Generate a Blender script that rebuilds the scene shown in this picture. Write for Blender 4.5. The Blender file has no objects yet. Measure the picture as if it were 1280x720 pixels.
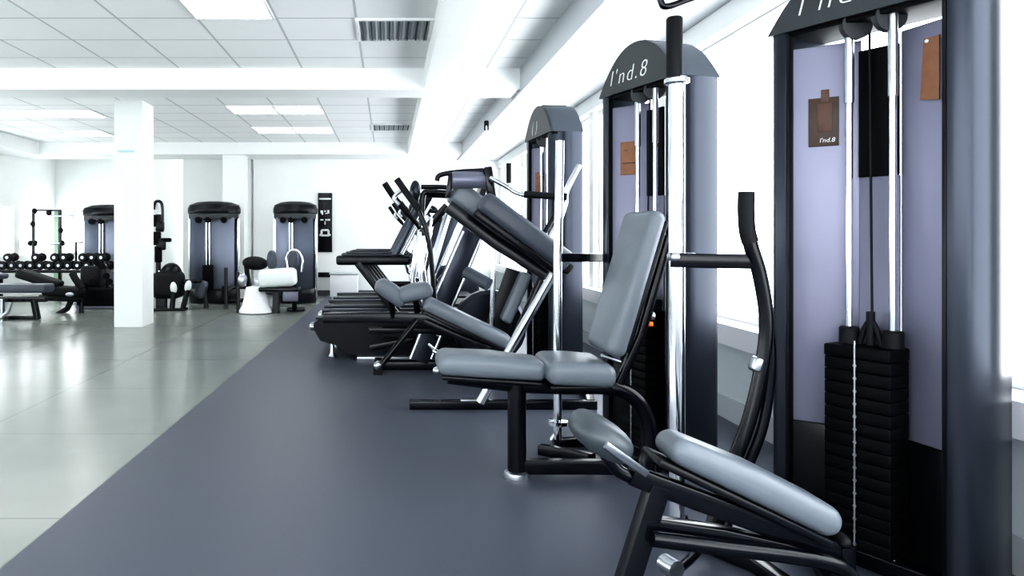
import bpy, bmesh, math, random
from mathutils import Vector, Matrix, Euler
random.seed(7)
PI = math.pi
C = bpy.context.scene.collection
CX, CY, F, H = 485.0, 295.0, 900.0, 1.1      # vanishing point, focal length, eye height
def P(px, py, Y):
    """room point at depth Y (metres from the eye) seen at that place of the photo"""
    return Vector(((px-CX)/F*Y, Y, H-(py-CY)/F*Y))

# ------------------------------------------------------------------ materials
def mat(name, col, rough=.5, metal=0.0, coat=0.0, spec=.5, noise=0.0, nscale=20, emit=None, estr=0, bump=0.0):
    m = bpy.data.materials.new(name); m.use_nodes = True
    nt = m.node_tree; b = nt.nodes['Principled BSDF']
    b.inputs['Base Color'].default_value = (*col, 1)
    b.inputs['Roughness'].default_value = rough
    b.inputs['Metallic'].default_value = metal
    b.inputs['Coat Weight'].default_value = coat
    b.inputs['Coat Roughness'].default_value = .12
    b.inputs['Specular IOR Level'].default_value = spec
    if emit:
        b.inputs['Emission Color'].default_value = (*emit, 1); b.inputs['Emission Strength'].default_value = estr
    if noise or bump:
        tc = nt.nodes.new('ShaderNodeTexCoord'); nz = nt.nodes.new('ShaderNodeTexNoise')
        nz.inputs['Scale'].default_value = nscale; nz.inputs['Detail'].default_value = 3
        nt.links.new(tc.outputs['Object'], nz.inputs['Vector'])
        if noise:
            mx = nt.nodes.new('ShaderNodeMix'); mx.data_type = 'RGBA'
            mx.inputs[6].default_value = (*[c*(1-noise) for c in col], 1)
            mx.inputs[7].default_value = (*[min(1, c*(1+noise)) for c in col], 1)
            nt.links.new(nz.outputs['Fac'], mx.inputs[0]); nt.links.new(mx.outputs[2], b.inputs['Base Color'])
        if bump:
            bp = nt.nodes.new('ShaderNodeBump'); bp.inputs['Strength'].default_value = bump; bp.inputs['Distance'].default_value = .01
            nt.links.new(nz.outputs['Fac'], bp.inputs['Height']); nt.links.new(bp.outputs['Normal'], b.inputs['Normal'])
    return m
M = dict(
    wall=mat('wall paint', (.86,.88,.87), .6, noise=.03, nscale=3),
    wall_low=mat('grey wall paint', (.62,.67,.68), .6, noise=.03, nscale=3),
    beam=mat('beam paint', (.88,.90,.895), .6, noise=.03, nscale=3),
    white=mat('white gloss', (.88,.89,.9), .3),
    skirt=mat('skirting', (.50,.53,.55), .5, noise=.04),
    dark_skirt=mat('dark skirting', (.10,.10,.11), .5, noise=.05),
    black=mat('black paint', (.005,.006,.009), .3, coat=0, spec=.35, noise=.15),
    frame=mat('black frame enamel', (.003,.004,.008), .22, coat=0, spec=.4, noise=.1),
    rubber=mat('black rubber', (.008,.009,.011), .6, spec=.3, noise=.2, nscale=60),
    shroud=mat('dark shroud gloss', (.036,.042,.057), .29, .7, coat=.12, noise=.05, nscale=4),
    cap=mat('cap plate', (.042,.049,.054), .42, noise=.06, nscale=6),
    capshell=mat('cap shell', (.075,.09,.11), .4, noise=.05, nscale=6),
    panel=mat('lavender panel', (.27,.27,.355), .42, .4, noise=.06, nscale=2),
    panel_dark=mat('slate panel', (.22,.225,.29), .4, .45, noise=.08, nscale=3),
    chrome=mat('chrome', (.82,.85,.9), .12, 1.0, noise=.03),
    steel=mat('satin steel', (.55,.58,.62), .3, 1.0, noise=.05),
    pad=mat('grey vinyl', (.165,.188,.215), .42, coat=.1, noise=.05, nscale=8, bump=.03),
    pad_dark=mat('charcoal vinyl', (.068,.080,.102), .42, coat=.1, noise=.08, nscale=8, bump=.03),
    brown=mat('brown card', (.06,.032,.022), .45, noise=.3, nscale=30),
    tan=mat('tan card', (.27,.13,.07), .5, noise=.25, nscale=30),
    dim_tan=mat('dim brown print', (.10,.048,.03), .5, noise=.3, nscale=40),
    pad_mid=mat('dark teal vinyl', (.07,.084,.095), .42, coat=.1, noise=.06, nscale=8, bump=.03),
    letter=mat('pale lettering', (.75,.78,.78), .4),
    slate=mat('slate tower panel', (.10,.115,.15), .35, .6, noise=.1, nscale=3),
    slate_light=mat('pale slate tower panel', (.20,.22,.28), .35, .5, noise=.1, nscale=3),
    beam_shade=mat('shaded beam paint', (.47,.49,.51), .6, noise=.04),  # darker beam colour with the shade of the face painted in
    orange=mat('orange plastic', (.85,.20,.03), .4),
    whitepad=mat('white vinyl', (.80,.84,.83), .35, noise=.04),
    green=mat('green paint', (.42,.60,.45), .4, noise=.1),
    light=mat('light diffuser', (.95,.97,1), .5, emit=(1,1,1), estr=6),
    blueplate=mat('pale blue plate', (.55,.74,.76), .4),
    plate=mat('black weight plate', (.002,.0025,.004), .5, spec=.15, noise=.1),
    slot=mat('dark slot', (.05,.055,.06), .6),
)
def nodes(m): return m.node_tree.nodes, m.node_tree.links, m.node_tree.nodes['Principled BSDF']
# ceiling tiles: grid of T-bars every 0.6 m
def grid_mat(name, base, line, px, py, ox, oy, w, rough, noise=.04, nscale=1.5, bumpy=0):
    m = mat(name, base, rough); N, L, b = nodes(m)
    tc = N.new('ShaderNodeTexCoord'); sp = N.new('ShaderNodeSeparateXYZ'); L.new(tc.outputs['Object'], sp.inputs[0])
    def ln(out, per, off):
        a = N.new('ShaderNodeMath'); a.operation='SUBTRACT'; L.new(out, a.inputs[0]); a.inputs[1].default_value = off-per*100
        d = N.new('ShaderNodeMath'); d.operation='MODULO'; L.new(a.outputs[0], d.inputs[0]); d.inputs[1].default_value = per
        c = N.new('ShaderNodeMath'); c.operation='LESS_THAN'; L.new(d.outputs[0], c.inputs[0]); c.inputs[1].default_value = w
        return c.outputs[0]
    mxm = N.new('ShaderNodeMath'); mxm.operation='MAXIMUM'
    L.new(ln(sp.outputs[0], px, ox), mxm.inputs[0]); L.new(ln(sp.outputs[1], py, oy), mxm.inputs[1])
    nz = N.new('ShaderNodeTexNoise'); nz.inputs['Scale'].default_value = nscale; nz.inputs['Detail'].default_value = 4
    L.new(tc.outputs['Object'], nz.inputs['Vector'])
    m1 = N.new('ShaderNodeMix'); m1.data_type='RGBA'
    m1.inputs[6].default_value = (*[c*(1-noise) for c in base],1); m1.inputs[7].default_value = (*[min(1,c*(1+noise)) for c in base],1)
    L.new(nz.outputs['Fac'], m1.inputs[0])
    m2 = N.new('ShaderNodeMix'); m2.data_type='RGBA'; m2.inputs[7].default_value = (*line,1)
    L.new(mxm.outputs[0], m2.inputs[0]); L.new(m1.outputs[2], m2.inputs[6]); L.new(m2.outputs[2], b.inputs['Base Color'])
    return m
M['ceil'] = grid_mat('ceiling tiles', (.93,.945,.945), (.60,.62,.63), .6, .6, .35, 5.41, .02, .7)
M['floor'] = grid_mat('concrete tile floor', (.245,.268,.245), (.16,.18,.16), 1.2, 1.2, .1, .4, .008, .22, noise=.22, nscale=1.1)
M['mat'] = mat('rubber matting', (.085,.095,.125), .42, noise=.10, nscale=140)

# glass pane: clear with a fresnel sheen
g = bpy.data.materials.new('window glass'); g.use_nodes = True
N, L = g.node_tree.nodes, g.node_tree.links; N.clear()
o_ = N.new('ShaderNodeOutputMaterial'); t_ = N.new('ShaderNodeBsdfTransparent'); gl = N.new('ShaderNodeBsdfGlossy'); gl.inputs['Roughness'].default_value=.05
mx = N.new('ShaderNodeMixShader'); mx.inputs[0].default_value = .03
L.new(t_.outputs[0], mx.inputs[1]); L.new(gl.outputs[0], mx.inputs[2]); L.new(mx.outputs[0], o_.inputs[0])
M['glass'] = g

# ------------------------------------------------------------------ mesh helpers
def rot(rx=0, ry=0, rz=0): return Euler((math.radians(rx), math.radians(ry), math.radians(rz))).to_matrix()
class MB:
    def __init__(s): s.v=[]; s.f=[]
    def add(s, vs, fs):
        n=len(s.v); s.v+= [Vector(v) for v in vs]; s.f+= [[i+n for i in f] for f in fs]; return s
    def box(s, c, size, r=0.004, R=None, k=2, taper=None, crown=0):
        """rounded box"""
        h=[x/2 for x in size]; r=min(r, min(h)*.999)
        ax=[]
        for i in range(3):
            a=[-h[i]+r*(1-math.cos(j/k*PI/2)) for j in range(k+1)]
            mid=[] if h[i]-r<1e-6 else [0.0]
            a=a+mid+[-x for x in reversed(a)]
            ax.append(a)
        R=R or Matrix.Identity(3); c=Vector(c); idx={}; vs=[]; fs=[]
        def pt(p):
            key=tuple(round(x,6) for x in p)
            if key in idx: return idx[key]
            q=Vector([max(-(h[i]-r),min(h[i]-r,p[i])) for i in range(3)])
            d=Vector(p)-q
            if d.length>1e-9: d=d.normalized()*r
            w=q+d
            if taper: 
                t=(w.x/h[0]+1)/2; w.y*= taper[0]*(1-t)+taper[1]*t
                w.z*= (taper[2]*(1-t)+taper[3]*t) if len(taper)>2 else 1
            if crown: w.z+= crown*(1-(w.x/h[0])**2)*(1 if p[2]>0 else 0)
            idx[key]=len(vs); vs.append(c+R@w); return idx[key]
        for i in range(3):
            j,k2=(i+1)%3,(i+2)%3
            for sgn in (-1,1):
                for a in range(len(ax[j])-1):
                    for b in range(len(ax[k2])-1):
                        q=[]
                        for (u,v) in ((a,b),(a+1,b),(a+1,b+1),(a,b+1)):
                            p=[0,0,0]; p[i]=sgn*h[i]; p[j]=ax[j][u]; p[k2]=ax[k2][v]; q.append(pt(p))
                        if sgn<0: q.reverse()
                        if len(set(q))==4: fs.append(q)
                        elif len(set(q))==3: fs.append(list(dict.fromkeys(q)))
        return s.add(vs,fs)
    def sweep(s, pts, prof, up=None, caps=True):
        pts=[Vector(p) for p in pts]; n=len(pts); m=len(prof); vs=[]; 
        tan=[(pts[min(i+1,n-1)]-pts[max(i-1,0)]).normalized() for i in range(n)]
        if up is None: up=Vector((0,0,1)) if abs(tan[0].z)<.9 else Vector((0,1,0))
        u=Vector(up)
        for i in range(n):
            t=tan[i]; u=(u-t*u.dot(t))
            u=u.normalized() if u.length>1e-6 else t.orthogonal().normalized()
            w=t.cross(u)
            sc=1.0
            if 0<i<n-1:
                d1=(pts[i]-pts[i-1]).normalized(); sc=1/max(.6,d1.dot(t))
            for (a,b) in prof: vs.append(pts[i]+w*a*sc+u*b*sc)
        fs=[[i*m+j,i*m+(j+1)%m,(i+1)*m+(j+1)%m,(i+1)*m+j] for i in range(n-1) for j in range(m)]
        if caps: fs+= [list(range(m))[::-1],[(n-1)*m+j for j in range(m)]]
        return s.add(vs,fs)
    def tube(s, pts, r, seg=14, smooth=0, flat=None):
        pts=[Vector(p) for p in pts]
        if smooth and len(pts)>2: pts=catmull(pts,smooth)
        fa,fb=(flat or (1,1))
        return s.sweep(pts,[(r*fa*math.cos(2*PI*j/seg),r*fb*math.sin(2*PI*j/seg)) for j in range(seg)])
    def bar(s, pts, w, h, smooth=0, up=None, r=.006):
        pts=[Vector(p) for p in pts]
        if smooth and len(pts)>2: pts=catmull(pts,smooth)
        a,b=w/2,h/2; r=min(r,a*.8,b*.8); pr=[]
        for (sx,sy,a0) in ((1,1,0),(-1,1,90),(-1,-1,180),(1,-1,270)):
            for d in (0,45,90):
                an=math.radians(a0+d); pr.append((sx*(a-r)+r*math.cos(an), sy*(b-r)+r*math.sin(an)))
        return s.sweep(pts,pr,up)
    def lathe(s, prof, c=(0,0,0), R=None, seg=24, sx=1, sy=1):
        R=R or Matrix.Identity(3); c=Vector(c); vs=[]; m=len(prof)
        for j in range(seg):
            a=2*PI*j/seg
            for (r,z) in prof: vs.append(c+R@Vector((r*math.cos(a)*sx,r*math.sin(a)*sy,z)))
        fs=[[j*m+i,((j+1)%seg)*m+i,((j+1)%seg)*m+i+1,j*m+i+1] for j in range(seg) for i in range(m-1)]
        fs+= [[j*m for j in range(seg)][::-1],[j*m+m-1 for j in range(seg)]]
        return s.add(vs,fs)
    def prism(s, poly, lo, hi, axes=(0,1,2)):
        """poly in axes[0],axes[1]; extruded along axes[2] from lo to hi"""
        vs=[]; n=len(poly)
        for e in (lo,hi):
            for (a,b) in poly:
                p=[0,0,0]; p[axes[0]]=a; p[axes[1]]=b; p[axes[2]]=e; vs.append(p)
        fs=[[i,(i+1)%n,n+(i+1)%n,n+i] for i in range(n)]+[list(range(n))[::-1],list(range(n,2*n))]
        return s.add(vs,fs)
    def ell(s, c, rad, R=None, seg=20, rings=12, pw=1.0):
        R=R or Matrix.Identity(3); c=Vector(c); vs=[]; fs=[]
        f=lambda x: math.copysign(abs(x)**pw,x)
        for i in range(rings+1):
            t=PI*i/rings
            for j in range(seg):
                a=2*PI*j/seg
                vs.append(c+R@Vector((rad[0]*f(math.sin(t))*f(math.cos(a)),rad[1]*f(math.sin(t))*f(math.sin(a)),rad[2]*f(math.cos(t)))))
        for i in range(rings):
            for j in range(seg): fs.append([i*seg+j,(i+1)*seg+j,(i+1)*seg+(j+1)%seg,i*seg+(j+1)%seg])
        return s.add(vs,fs)
def catmull(p,n):
    q=[p[0]+(p[0]-p[1])]+list(p)+[p[-1]+(p[-1]-p[-2])]; out=[]
    for i in range(1,len(q)-2):
        for k in range(n):
            t=k/n; a,b,c,d=q[i-1],q[i],q[i+1],q[i+2]
            out.append(.5*((2*b)+(c-a)*t+(2*a-5*b+4*c-d)*t*t+(3*b-a-3*c+d)*t**3))
    out.append(p[-1]); return out
def base_of(par):
    v=Vector((0,0,0))
    while par: v+=par.location; par=par.parent
    return v
def obj(name, mb, m, parent=None, smooth=True, local=False, label=None, kind=None):
    """ONE mesh object. Points are room points unless local=True."""
    me=bpy.data.meshes.new(name)
    off=Vector((0,0,0)) if (local or not parent) else base_of(parent)
    me.from_pydata([v-off for v in mb.v],[],mb.f); me.update()
    bm=bmesh.new(); bm.from_mesh(me); bmesh.ops.remove_doubles(bm,verts=bm.verts,dist=1e-6)
    bmesh.ops.recalc_face_normals(bm,faces=bm.faces); bm.to_mesh(me); bm.free()
    if smooth:
        for p in me.polygons: p.use_smooth=True
        try: me.set_sharp_from_angle(angle=math.radians(38))
        except Exception: pass
    me.materials.append(M[m] if isinstance(m,str) else m)
    o=bpy.data.objects.new(name,me); C.objects.link(o)
    if parent: o.parent=parent
    if label: o['label']=label
    if kind: o['kind']=kind
    return o
def thing(name,label,cat,loc=(0,0,0),rz=0,group=None):
    o=bpy.data.objects.new(name,None); C.objects.link(o); o.location=loc; o.rotation_euler=(0,0,math.radians(rz))
    o.empty_display_size=.1; o['label']=label; o['category']=cat
    if group: o['group']=group
    return o
def struct(name,mb,m,smooth=False): return obj(name,mb,m,None,smooth,kind='structure')
def tag(o,label,cat,group=None):
    o['label']=label; o['category']=cat
    if group: o['group']=group
    return o
def dup(root,loc,rz=None,label=None,group=None):
    r=root.copy(); C.objects.link(r); r.location=loc
    if rz is not None: r.rotation_euler=(0,0,math.radians(rz))
    if label: r['label']=label
    if group: r['group']=group
    for ch in list(root.children):
        c=ch.copy(); C.objects.link(c); c.parent=r
        for gch in list(ch.children):
            d=gch.copy(); C.objects.link(d); d.parent=c
    return r
def text_mb(body,size,shear=.25,ext=.0015,sp=1,off=0):
    cu=bpy.data.curves.new('txt','FONT'); cu.body=body; cu.size=size; cu.shear=shear; cu.extrude=ext; cu.space_character=sp; cu.offset=off; cu.align_x='CENTER'; cu.align_y='CENTER'
    o=bpy.data.objects.new('txt',cu); C.objects.link(o)
    dg=bpy.context.evaluated_depsgraph_get(); dg.update()
    me=bpy.data.meshes.new_from_object(o.evaluated_get(dg))
    mb=MB().add([v.co.copy() for v in me.vertices],[list(p.vertices) for p in me.polygons])
    bpy.data.objects.remove(o); bpy.data.curves.remove(cu); bpy.data.meshes.remove(me)
    return mb
def xf(mb,loc,R=None):
    R=R or Matrix.Identity(3); mb.v=[Vector(loc)+R@v for v in mb.v]; return mb

# ------------------------------------------------------------------ the room
WX=2.04; LX=-6.7; YB=13.4; ZC=2.74; ZB=2.53; Y0=-3.0
b=lambda x0,x1,y0,y1,z0,z1: MB().box(((x0+x1)/2,(y0+y1)/2,(z0+z1)/2),(x1-x0,y1-y0,z1-z0),.0005,k=1)
struct('floor', b(LX-.2,WX+.2,Y0,15.2,-.1,0),'floor')
mm=MB(); mm.prism([(-1.36,-3.0),(WX,-3.0),(WX,YB),(-1.10,YB)],0.0,.006); struct('floor_matting',mm,'mat')
struct('ceiling', b(LX-.2,WX+.2,Y0,15.2,ZC,ZC+.1),'ceil')
# right wall: low wall, sill ledge, window openings, piers, lintel
struct('wall_right', b(WX,WX+.25,Y0,YB,0,.46),'wall_low')
struct('baseboard_right', b(WX-.02,WX,Y0,YB,.006,.137),'skirt')
struct('trim_1', b(WX-.06,WX+.25,Y0,YB,.46,.58),'white')
struct('wall_right_lintel', b(WX,WX+.25,Y0,YB,2.36,ZC),'wall')
wins=[(-2.9,.75),(.85,2.02),(2.12,3.55),(3.65,5.4),(5.55,7.3),(7.45,9.2),(9.35,11.1),(11.25,13.2)]
edges=[Y0]+[e for w in wins for e in w]+[YB]
pm=MB()
for i in range(0,len(edges),2): pm.box((WX+.14,(edges[i]+edges[i+1])/2,1.47),(.2,edges[i+1]-edges[i],1.78),.001,k=1)
struct('wall_right_piers',pm,'wall')
for i,(a,c) in enumerate(wins):
    fm=MB(); t=.05
    for (y0,y1,z0,z1) in ((a,a+t,.58,2.36),(c-t,c,.58,2.36),(a+t,c-t,.58,.58+t),(a+t,c-t,2.36-t,2.36)):
        fm.box((WX+.13,(y0+y1)/2,(z0+z1)/2),(.06,y1-y0,z1-z0),.004)
    w=struct('window_%d'%(i+1),fm,'white')
    obj('pane',MB().box((WX+.13,(a+c)/2,1.47),(.008,c-a-.1,1.68),.001,k=1),'glass',w,False)
# beams
struct('trim_2', b(.35,.66,Y0,YB,ZB,ZC),'beam')                         # long beam over the machines
struct('trim_3', b(1.29,WX,Y0,YB,ZB-.03,ZC),'beam_shade')                     # long beam along the windows, its shade put into the colour
struct('trim_4', b(LX,.35,7.03,7.45,ZB,ZC),'beam')
struct('trim_5', b(.66,1.29,7.03,7.45,ZB,ZC),'beam')
struct('trim_6', b(LX,.35,12.6,YB,ZB,ZC),'beam')
struct('trim_7', b(.66,1.29,12.6,YB,ZB,ZC),'beam')
struct('trim_8', b(LX,-6.1,Y0,12.6,ZB-.02,ZC),'beam')
# back wall: nearer part right of the slim column, recess on the left
struct('wall_back', b(-2.55,WX+.2,YB,YB+.2,0,ZC),'wall')
struct('wall_back_recess', b(LX,-4.02,14.5,14.7,0,ZC),'wall')
struct('wall_back_panel', b(-4.02,-2.55,14.1,14.3,0,ZC),'wall')
struct('wall_back_return', b(-2.6,-2.5,YB,14.3,0,ZC),'wall')
struct('column_rear', b(-2.93,-2.55,12.75,13.1,0,ZC),'wall')
struct('baseboard_back', b(-2.5,WX,YB-.03,YB,0,.09),'dark_skirt')
struct('baseboard_recess', b(LX,-4.02,14.47,14.5,0,.08),'skirt')
# left wall with a wide window
struct('wall_left', b(LX-.2,LX,Y0,15,0,.75),'wall')
struct('wall_left_upper', b(LX-.2,LX,Y0,15,1.62,ZC),'wall')
pm=MB()
for y in (-2.9,1,4,7,10,13.0,14.6): pm.box((LX-.1,y,1.185),(.2,.2,.87),.001,k=1)
struct('wall_left_piers',pm,'wall')
for i,y in enumerate((-2.8,1.1,4.1,7.1,10.1,13.1)):
    y1=(.9,3.9,6.9,9.9,12.9,14.5)[i]; fm=MB()
    for (a,c,z0,z1) in ((y,y+.04,.75,1.62),(y1-.04,y1,.75,1.62),(y+.04,y1-.04,.75,.79),(y+.04,y1-.04,1.58,1.62)):
        fm.box((LX-.1,(a+c)/2,(z0+z1)/2),(.05,c-a,z1-z0),.003)
    w=struct('window_%d'%(9+i),fm,'white')
    obj('pane',MB().box((LX-.1,(y+y1)/2,1.185),(.008,y1-y-.08,.79),.001,k=1),'glass',w,False)
# window in the recess, behind the rack
fm=MB(); x0,x1=-6.6,-5.85
for (a,c,z0,z1) in ((x0,x0+.04,.75,1.62),(x1-.04,x1,.75,1.62),(x0+.04,x1-.04,.75,.79),(x0+.04,x1-.04,1.58,1.62)):
    fm.box(((a+c)/2,14.48,(z0+z1)/2),(c-a,.05,z1-z0),.003)
struct('wall_front', b(LX-.2,WX+.25,Y0-.2,Y0,0,.9),'wall')
# column in the room
col=struct('column_front', b(-3.31,-2.97,8.7,9.12,0,ZC),'wall')
obj('plaque',MB().box(P(157.5,189,8.695),(.2,.01,.028),.003),'blueplate',col)
# ceiling lights
def panel(x,y,label):
    t=thing('ceiling_light',label,'light',(x,y,ZC),group='square light panels in the tiled ceiling')
    obj('diffuser',MB().box((0,0,-.008),(.56,.56,.012),.003),'light',t,local=True)
    fm=MB()
    for (cx,cy,sx,sy) in ((-.29,0,.02,.6),(.29,0,.02,.6),(0,-.29,.56,.02),(0,.29,.56,.02)): fm.box((cx,cy,-.008),(sx,sy,.016),.002,k=1)
    obj('frame',fm,'white',t,local=True)
LABS=[(-1.15,5.11,'square lit ceiling panel nearest the camera, cut by the top of the photo'),
 (-1.75,9.31,'lit ceiling panel just past the cross beam, left of an adjoining pair'),
 (-1.15,9.31,'lit ceiling panel just past the cross beam, right of an adjoining pair'),
 (-1.75,11.11,'farther lit ceiling panel near the back beam, left of a pair'),
 (-1.15,11.11,'farther lit ceiling panel near the back beam, right of a pair'),
 (-4.15,9.61,'lit ceiling panel just left of the square white column'),
 (-4.75,9.61,'lit ceiling panel in the left bay, second from the column'),
 (-5.35,9.61,'lit ceiling panel in the left bay, third from the column'),
 (-4.75,11.41,'small far lit ceiling panel in the left bay beside the back beam')]
for a in LABS: panel(*a)
# air vents
def vent(x,y,label,n=15):
    t=thing('air_vent',label,'vent',(x,y,ZC))
    obj('backing',MB().box((0,0,-.004),(.56,.56,.006),.001,k=1),'steel' if 0 else 'wall_low',t,local=True)
    fm=MB()
    for (cx,cy,sx,sy) in ((-.285,0,.03,.6),(.285,0,.03,.6),(0,-.285,.54,.03),(0,.285,.54,.03)): fm.box((cx,cy,-.01),(sx,sy,.018),.002,k=1)
    obj('frame',fm,'beam',t,local=True)
    for i in range(n):
        obj('slat',MB().box((-.25+.5*i/(n-1),0,-.012),(.012,.53,.014),.001,k=1),'skirt' if i%2 else 'slot',t,local=True)
vent(.05,5.71,'slatted square ceiling vent next to the long beam, near the camera')
vent(.05,10.81,'small far slatted ceiling vent next to the long beam')

# ------------------------------------------------------------------ weight towers of the near row
W,D,ZT=.62,.23,1.83
def arch(n=24,w=W,rise=.225,z0=ZT,inset=0,pw=2.1):
    out=[]
    for i in range(n+1):
        u=math.cos(PI*i/n)
        out.append((w/2+u*(w/2-inset), z0+(1-abs(u)**2.15)*(rise-inset)))
    return out
def tower_parts(root,L,th,nplates=15,full=True,word="l'nd.8",W=.62,pm="brown"):
    """shroud with stack; local x runs from left to right post, y goes back"""
    R=rot(0,0,th-90); base=Vector((L[0],L[1],0))
    T=lambda mb: xf(mb,base,R)
    # left post: slim rounded; right post: deep rounded
    lp=[(0,.05),(.006,.02),(.02,.004),(.04,0),(.066,0),(.07,.006),(.07,D),(0,D)]
    obj('side_post',T(MB().prism(lp[::-1],.0,ZT)),'shroud',root)
    rp=[(W-.085,D),(W-.085,.012),(W-.08,0)]
    for i in range(13):
        a=-PI/2+PI/2*i/12; rp.append((W-.075+.075*math.cos(a),.12+.12*math.sin(a)))
    rp+= [(W,D-.03),(W-.02,D)]
    obj('side_post',T(MB().prism(rp,.0,ZT)),'shroud',root)
    iv=MB().box((.074,.016,ZT/2),(.012,.03,ZT-.02),.002,k=1); obj('inner_edge',T(iv),'black',root)
    iv=MB().box((W-.090,.03,ZT/2),(.012,.05,ZT-.02),.002,k=1); obj('inner_edge',T(iv),'black',root)
    # cap
    shell=obj('cap',T(MB().prism(arch(w=W),.012,D,axes=(0,2,1))),'capshell',root)
    a1=arch(w=W); pl=MB().prism(a1,-.006,.014,axes=(0,2,1)); plate=obj('cap_plate',T(pl),'cap',root)
    tm=text_mb(word,.112,.28,.0015,1.22,-.0022); tm=xf(tm,Vector((W*.40,-.0075,ZT+.078)),Matrix(((1,0,0),(0,0,-1),(0,1,0))))
    obj('lettering',T(tm),'letter',plate,False)
    nm=MB().box((W*.53,D*.5,ZT+.225),(.03,D*.8,.012),.004); obj('cap_seam',T(nm),'slot',shell)
    obj('cap_underside',T(MB().box((W/2,D/2,ZT-.008),(W-.03,D-.02,.016),.002)),'plate',shell)
    # back panels with a gap above the middle one
    # side panels lean inwards to the middle one
    A0,A1=Vector((.070,.026,0)),Vector((.264,D-.115,0)); B0,B1=Vector((.39,D-.115,0)),Vector((W-.086,.06,0))
    aA=math.degrees(math.atan2(A1.y-A0.y,A1.x-A0.x)); aB=math.degrees(math.atan2(B1.y-B0.y,B1.x-B0.x))
    RA_,RB_=rot(0,0,aA),rot(0,0,aB); cA_,cB_=(A0+A1)/2,(B0+B1)/2; lA,lB=(A1-A0).length,(B1-B0).length
    obj('back_panel',T(MB().box(cA_+Vector((0,0,1.105)),(lA,.012,1.33),.005,RA_)),'panel',root)
    obj('back_panel',T(MB().box(cB_+Vector((0,0,1.105)),(lB,.012,1.33),.005,RB_)),'panel',root)
    obj('lower_shade_panel',T(MB().box(cA_+Vector((0,0,.25)),(lA,.016,.38),.004,RA_)),'black',root)  # added black sheets, standing in for the shade low on the back panels
    obj('lower_shade_panel',T(MB().box(cB_+Vector((0,0,.25)),(lB,.016,.38),.004,RB_)),'black',root)
    obj('middle_panel',T(MB().box((.327,D-.125,.66),(.125,.012,1.28),.003)),'panel_dark',root)
    obj('middle_panel',T(MB().box((.327,D-.13,1.515),(.125,.012,.43),.003)),'plate',root)
    for x in (.262,.398):
        rd=obj('guide_rod',T(MB().tube([(x,.045,.06),(x,.045,1.70)],.011)),'chrome',root)
        obj('rod_sleeve',T(MB().tube([(x,.045,1.55),(x,.045,ZT+.01)],.0145)),'steel',rd)
    obj('cable',T(MB().tube([(.338,.04,.78),(.305,.085,1.80)],.004,8)),'rubber',root)
    for x in (.28,.385):
        obj('pulley',T(MB().lathe([(.01,-.012),(.05,-.012),(.046,0),(.05,.012),(.01,.012)],(x,.05,ZT-.02),rot(90,0,60))),'slot',root)
    # placards
    fr_=lambda c,Rm,x,y,z: c+Rm@Vector((x,y,0))+Vector((0,0,z))
    pc=obj('placard',T(MB().box(fr_(cA_,RA_,-.005,-.009,1.50),(.092,.004,.17),.001,RA_,k=1)),pm,root)
    if pm=='brown':
        fig=MB().box(fr_(cA_,RA_,.0,-.012,1.515),(.045,.003,.10),.0014,RA_,k=1).box(fr_(cA_,RA_,.0,-.012,1.59),(.024,.003,.045),.0014,RA_,k=1)
        obj('printed_figure',T(fig),'dim_tan',pc)
        tm=xf(text_mb('l\'nd.8',.022,.2,.0006),fr_(cA_,RA_,.006,-.0125,1.435),RA_@Matrix(((1,0,0),(0,0,-1),(0,1,0)))); obj('lettering',T(tm),'letter',pc,False)
    else:
        obj('printed_figure',T(MB().box(fr_(cA_,RA_,0,-.012,1.475),(.075,.003,.004),.001,RA_,k=1).box(fr_(cA_,RA_,-.02,-.012,1.54),(.02,.003,.004),.001,RA_,k=1)),'dim_tan',pc)
    pc=obj('placard',T(MB().add([fr_(cB_,RB_,x,y,z) for y in (-.012,-.008) for (x,z) in ((-.015,1.53),(.05,1.52),(.05,1.72),(-.003,1.72))],[[3,2,1,0],[4,5,6,7],[0,1,5,4],[1,2,6,5],[2,3,7,6],[3,0,4,7]])),'tan',root)
    obj('fixing',T(MB().ell(fr_(cB_,RB_,.01,-.014,1.71),(.006,.004,.006))),'letter',pc)
    # stack
    top=.70; h=(top-.08)/nplates
    for i in range(nplates):
        p=obj('weight_plate',T(MB().box((.328,.02,.08+h*(i+.5)),(.205,.11,h*.975),.004)),'plate',root)
        if full: obj('pin_hole',T(MB().lathe([(.002,0),(.006,0),(.006,.003),(.002,.003)],(.328,-.0405,.08+h*(i+.5)),rot(90),10)),'steel',p)
    hp=obj('head_plate',T(MB().box((.328,.02,top+.02),(.205,.12,.04),.006)),'plate',root)
    for x in (.262,.398): obj('bushing',T(MB().lathe([(.03,0),(.03,.05),(.024,.055)],(x,.045,top+.04))),'rubber',hp)
    ym=MB().tube([(.295,.045,top+.04),(.31,.045,top+.09),(.33,.045,top+.12),(.35,.045,top+.09),(.365,.045,top+.04)],.009,10,4).tube([(.33,.045,top+.03),(.33,.045,top+.15)],.013,10)
    obj('cable_yoke',T(ym),'rubber',hp); obj('selector_stem',T(MB().tube([(.328,-.043,.1),(.328,-.043,top+.06)],.003,8)),'steel',hp)
    obj('foot_frame',T(MB().box((W/2,D/2,.03),(W-.12,D-.04,.06),.006)),'frame',root)

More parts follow.
